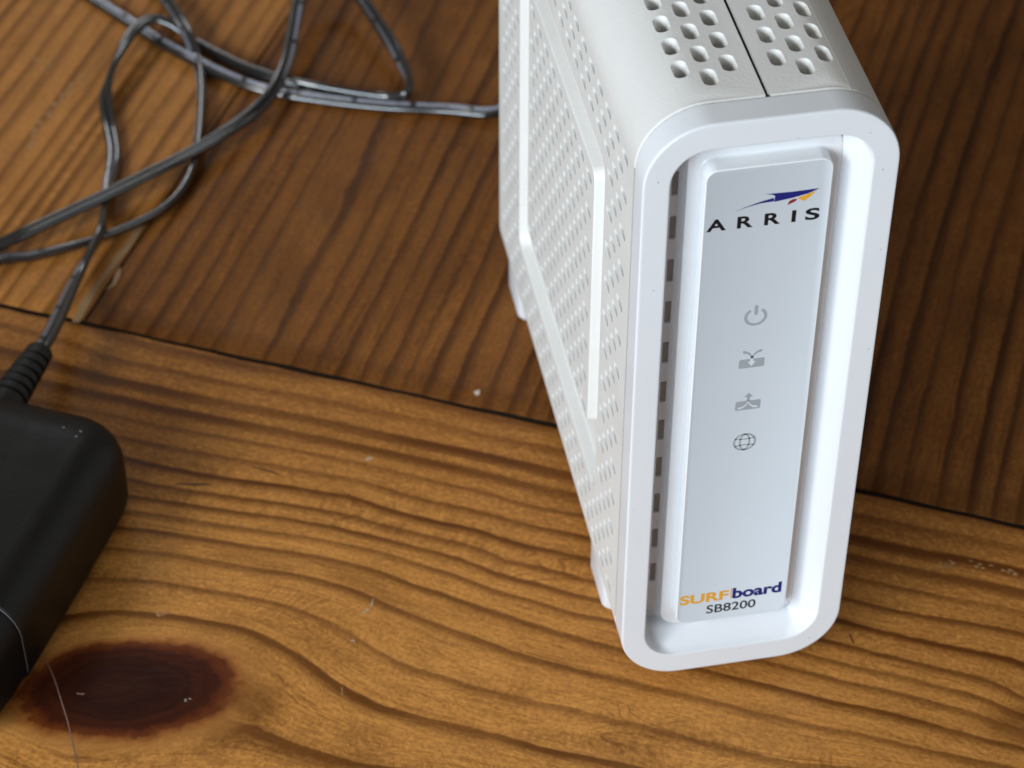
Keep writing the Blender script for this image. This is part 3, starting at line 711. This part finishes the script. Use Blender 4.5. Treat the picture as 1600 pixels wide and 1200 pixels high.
# ------------------------------------------------------------------ the power adapter (black brick at the left edge)
AO = (TO[0] + math.cos(TA) * -158.5 - math.sin(TA) * -70.0, TO[1] + math.sin(TA) * -158.5 + math.cos(TA) * -70.0)
adapter = thing("power_adapter", "black rounded power adapter brick beside the dark knot", "power adapter", (AO[0], AO[1], 0), TA)
HW, AH = 32.7, 21.6
def aprof(s, n=7):
    """Cross-section (u, z), s shrinks it."""
    hw = HW - s; top = AH - s * 0.8; rt = max(1.0, 8.2 - s * 0.3); rb = max(0.8, 4.5 - s * 0.3); b0 = s * 0.6
    pts = []
    for cx, cz, r, a0, sx in ((hw - rt, top - rt, rt, 0, 1), (-hw + rt, top - rt, rt, 90, 1), (-hw + rb, b0 + rb, rb, 180, 1), (hw - rb, b0 + rb, rb, 270, 1)):
        for i in range(n + 1):
            a = math.radians(a0 + 90 * i / n); x = cx + r * math.cos(a); z = cz + r * math.sin(a)
            pts.append((x, z))
    return pts
B = Build(); loops = []
V0, V1 = -28.6, 29.6                        # parting line to back face, local v
Rv = 15.0
for k in range(0, 9):
    a = math.pi / 2 * k / 8
    loops.append([(x, V1 - Rv + Rv * math.cos(a), z) for x, z in aprof(Rv * (1 - math.sin(a)))])
for t_ in (0.15, 0.4, 0.65, 0.9, 1.0):
    v = (V1 - Rv) + (V0 + 0.3 - (V1 - Rv)) * t_
    bulge = 0.3 * math.sin(math.pi * t_ * 0.8)
    loops.append([(x + math.copysign(bulge, x), v, z) for x, z in aprof(0)])
loops.append([(x, V0 + 0.05, z) for x, z in aprof(0.25)])
B.loft(loops, cap=0); i = B.add(loops[0]); B.face(list(range(i, i + len(loops[0]))))
fix_normals(B.done("adapter_body", [M_BLACK], adapter, 50))
B = Build(); loops = [[(x, V0 + 0.02, z) for x, z in aprof(0.12)], [(x, V0 - 0.22, z) for x, z in aprof(0.12)]]
B.loft(loops); fix_normals(B.done("parting_line", [M_LINE], adapter, 50))
B = Build(); loops = [[(x, V0 - 0.22, z) for x, z in aprof(0.3)]]
loops += [[(x, V0 - 6, z) for x, z in aprof(0.4)], [(x, V0 - 12, z) for x, z in aprof(0.9)]]
for k in range(1, 6):
    a = math.pi / 2 * k / 5; loops.append([(x, V0 - 12 - 7 * math.sin(a), z) for x, z in aprof(0.9 + 6 * (1 - math.cos(a)))])
B.loft(loops, cap=0); fix_normals(B.done("end_cap", [M_CAP], adapter, 50))
# ribbed strain relief
B = Build(); n = 20; loops = []
def circ(v, r, zc=11.0): return [(r * math.cos(2 * math.pi * k / n), v, zc + r * 0.92 * math.sin(2 * math.pi * k / n)) for k in range(n)]
v = V1 - 3
loops += [circ(v, 4.5), circ(V1 + 0.3, 4.4)]
vv = V1 + 0.6
for k in range(6):
    r = 4.15 - 0.17 * k
    loops += [circ(vv, r), circ(vv + 1.5, r - 0.05), circ(vv + 1.62, r - 0.75), circ(vv + 2.35, r - 0.78)]
    vv += 2.48
loops += [circ(vv, 3.1), circ(vv + 2.2, 3.0), circ(vv + 2.9, 2.5), circ(vv + 3.0, 1.2)]
B.loft(loops, cap=0)
fix_normals(B.done("strain_relief", [M_RUBBER], adapter, 50))
sp = [(20.5, 18.0), (24.2, 18.0), (24.0, 16.4)]  # tiny white marks painted as glints on the adapter top
for (x, y) in sp:
    link_mesh("scratch_or_glint", [(x - .16, y - .1, AH + .02), (x + .14, y - .14, AH + .02), (x + .18, y + .12, AH + .02), (x - .1, y + .16, AH + .02)], [(0, 1, 2, 3)], M_WHITE, adapter)

# ------------------------------------------------------------------ the power cord: two wires side by side, twisting as it loops
CORD = [(-128.2, 96.5, 11, 0), (-125.3, 102.2, 11, 0), (-123.5, 105.8, 11, 0), (-121.1, 111.9, 10, 0), (-118.1, 123.8, 7, 10), (-114.3, 137.7, 4, 40), (-111.0, 145.7, 4, 70), (-108.2, 152.6, 4, 90), (-106.8, 163.2, 2.0, 80), (-105.1, 173.7, 1.2, 30), (-103.3, 184.8, 1.1, 0), (-103.7, 197.5, 1.3, 0), (-103.7, 205.7, 3, 30), (-102.0, 211.2, 5, 70), (-98.4, 220.1, 6, 40), (-94.3, 228.6, 6, 10), (-89.9, 232.4, 6, 10), (-85.7, 231.1, 5, 20), (-80.7, 227.1, 2, 60), (-74.3, 218.7, 1.9, 80), (-67.9, 211.7, 1.9, 80), (-60.6, 206.2, 1.9, 70), (-51.7, 201.0, 1.9, 60), (-41.2, 196.8, 1.6, 40), (-35.0, 194.2, 2, 30), (-31.5, 191.9, 4, 60), (-30.3, 195.1, 5, 90), (-31.1, 202.0, 6, 70), (-32.5, 209.1, 7, 20), (-34.8, 217.4, 8, 0), (-37.7, 227.9, 9, 0), (-42.9, 240.7, 9, 0), (-48.2, 240.2, 9, 0), (-52.2, 232.1, 9, 10), (-54.5, 223.9, 8, 20), (-56.6, 215.8, 7, 30), (-59.1, 207.2, 6, 40), (-63.3, 197.7, 5.2, 50), (-69.3, 190.3, 4.3, 40), (-76.9, 183.7, 4.3, 10), (-85.9, 177.2, 4.3, 0), (-96.2, 170.9, 4.3, 0), (-106.6, 164.8, 4.3, 0), (-117.7, 158.8, 4.2, 0), (-128.1, 153.3, 4.0, 0), (-138.6, 150.9, 1.5, 0), (-147.3, 144.8, 1.3, 0), (-150.2, 138.4, 1.5, 60), (-146.0, 137.6, 1.5, 60), (-140.2, 144.4, 1.5, 30), (-131.5, 149.7, 1.2, 20), (-125.0, 149.7, 1.2, 20), (-117.0, 151.0, 1.2, 30), (-108.1, 153.5, 1.2, 40), (-99.8, 156.8, 1.3, 50), (-93.6, 160.7, 1.6, 60), (-88.8, 166.6, 1.8, 70), (-85.6, 174.9, 1.8, 70), (-83.5, 184.1, 1.7, 60), (-81.7, 195.4, 1.7, 70), (-80.5, 205.9, 1.7, 70), (-80.2, 217.5, 1.2, 60), (-81.2, 224.2, 3.5, 30), (-83.2, 233.2, 4, 20), (-86.2, 246.1, 3, 20), (-90.4, 257.4, 2, 20), (-97.4, 264.1, 1.5, 10), (-105.0, 262.3, 1.2, 0), (-106.3, 255.7, 1.1, 0), (-101.5, 247.7, 1.1, 0), (-95.9, 239.6, 1.1, 0), (-88.7, 228.9, 1.2, 0), (-81.5, 218.1, 2.5, 0), (-74.3, 210.9, 1.8, 0), (-67.1, 205.2, 1.2, 0), (-59.7, 200.9, 1.1, 0), (-52.2, 197.4, 1.1, 0), (-43.3, 193.8, 1.1, 0), (-34.2, 190.8, 1.1, 0), (-22.2, 187.4, 1.2, 0), (-10.3, 183.2, 2, 0)]
CORD += [(2.0, 196.0, 2.0, 0), (16.0, 190.0, 6.0, 0), (17.0, 175.0, 15.0, 0), (14.0, 158.0, 22.0, 0), (13.0, 148.0, 23.0, 0), (13.0, 140.0, 23.0, 0)]
cord = thing("power_cable", "thin black two-wire power cable with white dashes looping across the boards", "cable", (CORD[8][0], CORD[8][1], 0))
CX, CY = CORD[8][0], CORD[8][1]
def catmull(P, per=9):
    P = np.array(P, float); Q = np.vstack([2 * P[0] - P[1], P, 2 * P[-1] - P[-2]]); out = []
    for i in range(1, len(Q) - 2):
        p0, p1, p2, p3 = Q[i - 1], Q[i], Q[i + 1], Q[i + 2]
        # centripetal spacing keeps tight turns from overshooting
        d = [max(1e-3, np.linalg.norm((b - a_)[:3]) ** 0.5) for a_, b in ((p0, p1), (p1, p2), (p2, p3))]
        t0, t1 = 0, d[0]; t2 = t1 + d[1]; t3 = t2 + d[2]
        for k in range(per):
            t = t1 + (t2 - t1) * k / per
            A1 = (t1 - t) / (t1 - t0) * p0 + (t - t0) / (t1 - t0) * p1; A2 = (t2 - t) / (t2 - t1) * p1 + (t - t1) / (t2 - t1) * p2; A3 = (t3 - t) / (t3 - t2) * p2 + (t - t2) / (t3 - t2) * p3
            B1 = (t2 - t) / (t2 - t0) * A1 + (t - t0) / (t2 - t0) * A2; B2 = (t3 - t) / (t3 - t1) * A2 + (t - t1) / (t3 - t1) * A3
            out.append((t2 - t) / (t2 - t1) * B1 + (t - t1) / (t2 - t1) * B2)
    out.append(P[-1]); return np.array(out)
# how much of the printed dashes is left along the run (worn away on the long upper strand)
PRINT = [0.7 if i < 11 else 0.05 if i < 15 else 0.3 if i < 17 else 0.05 if i < 24 else 0.4 if i < 33 else 0.75 if i < 37 else 0.0 if i < 48 else 0.5 if i < 66 else 1.0 for i in range(len(CORD))]
S = catmull([(*c, p_) for c, p_ in zip(CORD, PRINT)])
for _ in range(3): S[1:-1] = 0.25 * S[:-2] + 0.5 * S[1:-1] + 0.25 * S[2:]
WR, GAPW = 0.92, 0.86
pos, tw = S[:, :3].copy(), np.radians(S[:, 3])
pos[:, 2] = np.maximum(pos[:, 2], WR + GAPW * np.abs(np.sin(tw)) + 0.03)
tan = np.gradient(pos, axis=0); tan /= np.linalg.norm(tan, axis=1)[:, None]
sd = np.cross(tan, [0, 0, 1.0]); sd /= np.linalg.norm(sd, axis=1)[:, None]; upv = np.cross(sd, tan)
runl = np.concatenate([[0], np.cumsum(np.linalg.norm(np.diff(pos, axis=0), axis=1))])
offd = np.cos(tw)[:, None] * sd + np.sin(tw)[:, None] * upv
nrm = -np.sin(tw)[:, None] * sd + np.cos(tw)[:, None] * upv
for wsign in (-1, 1):
    V = []; F = []; UV = []; n = 12
    for i in range(len(pos)):
        c = pos[i] + offd[i] * GAPW * wsign
        for k in range(n):
            a = 2 * math.pi * k / n
            p = c + WR * (math.cos(a) * offd[i] * wsign + math.sin(a) * nrm[i])
            V.append((p[0] - CX, p[1] - CY, p[2])); UV.append((runl[i], k / n + (1.0 if wsign < 0 else 5.0)))
    for i in range(len(pos) - 1):
        for k in range(n):
            F.append((i * n + k, i * n + (k + 1) % n, (i + 1) * n + (k + 1) % n, (i + 1) * n + k))
    o = link_mesh("wire", V, F, M_CORD, cord, 60, None, UV, 'run', "wire with printed white dashes" if wsign < 0 else "plain black wire")
    lw = o.data.uv_layers.new(name='wear')
    for lp_ in o.data.loops: lw.data[lp_.index].uv = (float(min(1, max(0, S[lp_.vertex_index // n, 4]))), 0.0)
    if wsign > 0: 
        bm = bmesh.new(); bm.from_mesh(o.data); bmesh.ops.reverse_faces(bm, faces=bm.faces); bm.to_mesh(o.data); bm.free()
    # close the wrap of the UV at the last column
    lay = o.data.uv_layers['run']
    for pl_ in o.data.polygons:
        us_ = [lay.data[li].uv[1] for li in pl_.loop_indices]
        if max(us_) - min(us_) > 0.5:
            for li in pl_.loop_indices:
                if lay.data[li].uv[1] - math.floor(lay.data[li].uv[1]) < 0.25: lay.data[li].uv[1] += 1.0
B = Build(); n = 16; loops = []
for y, r in ((140.5, 2.6), (139.5, 3.4), (128.0, 3.6), (127.6, 2.7), (124.6, 2.7)):
    loops.append([(13 + r * math.cos(2 * math.pi * k / n) - CX, y - CY, 23 + r * math.sin(2 * math.pi * k / n)) for k in range(n)])
B.loft(loops, cap=0); fix_normals(B.done("plug", [M_RUBBER], cord, 50))
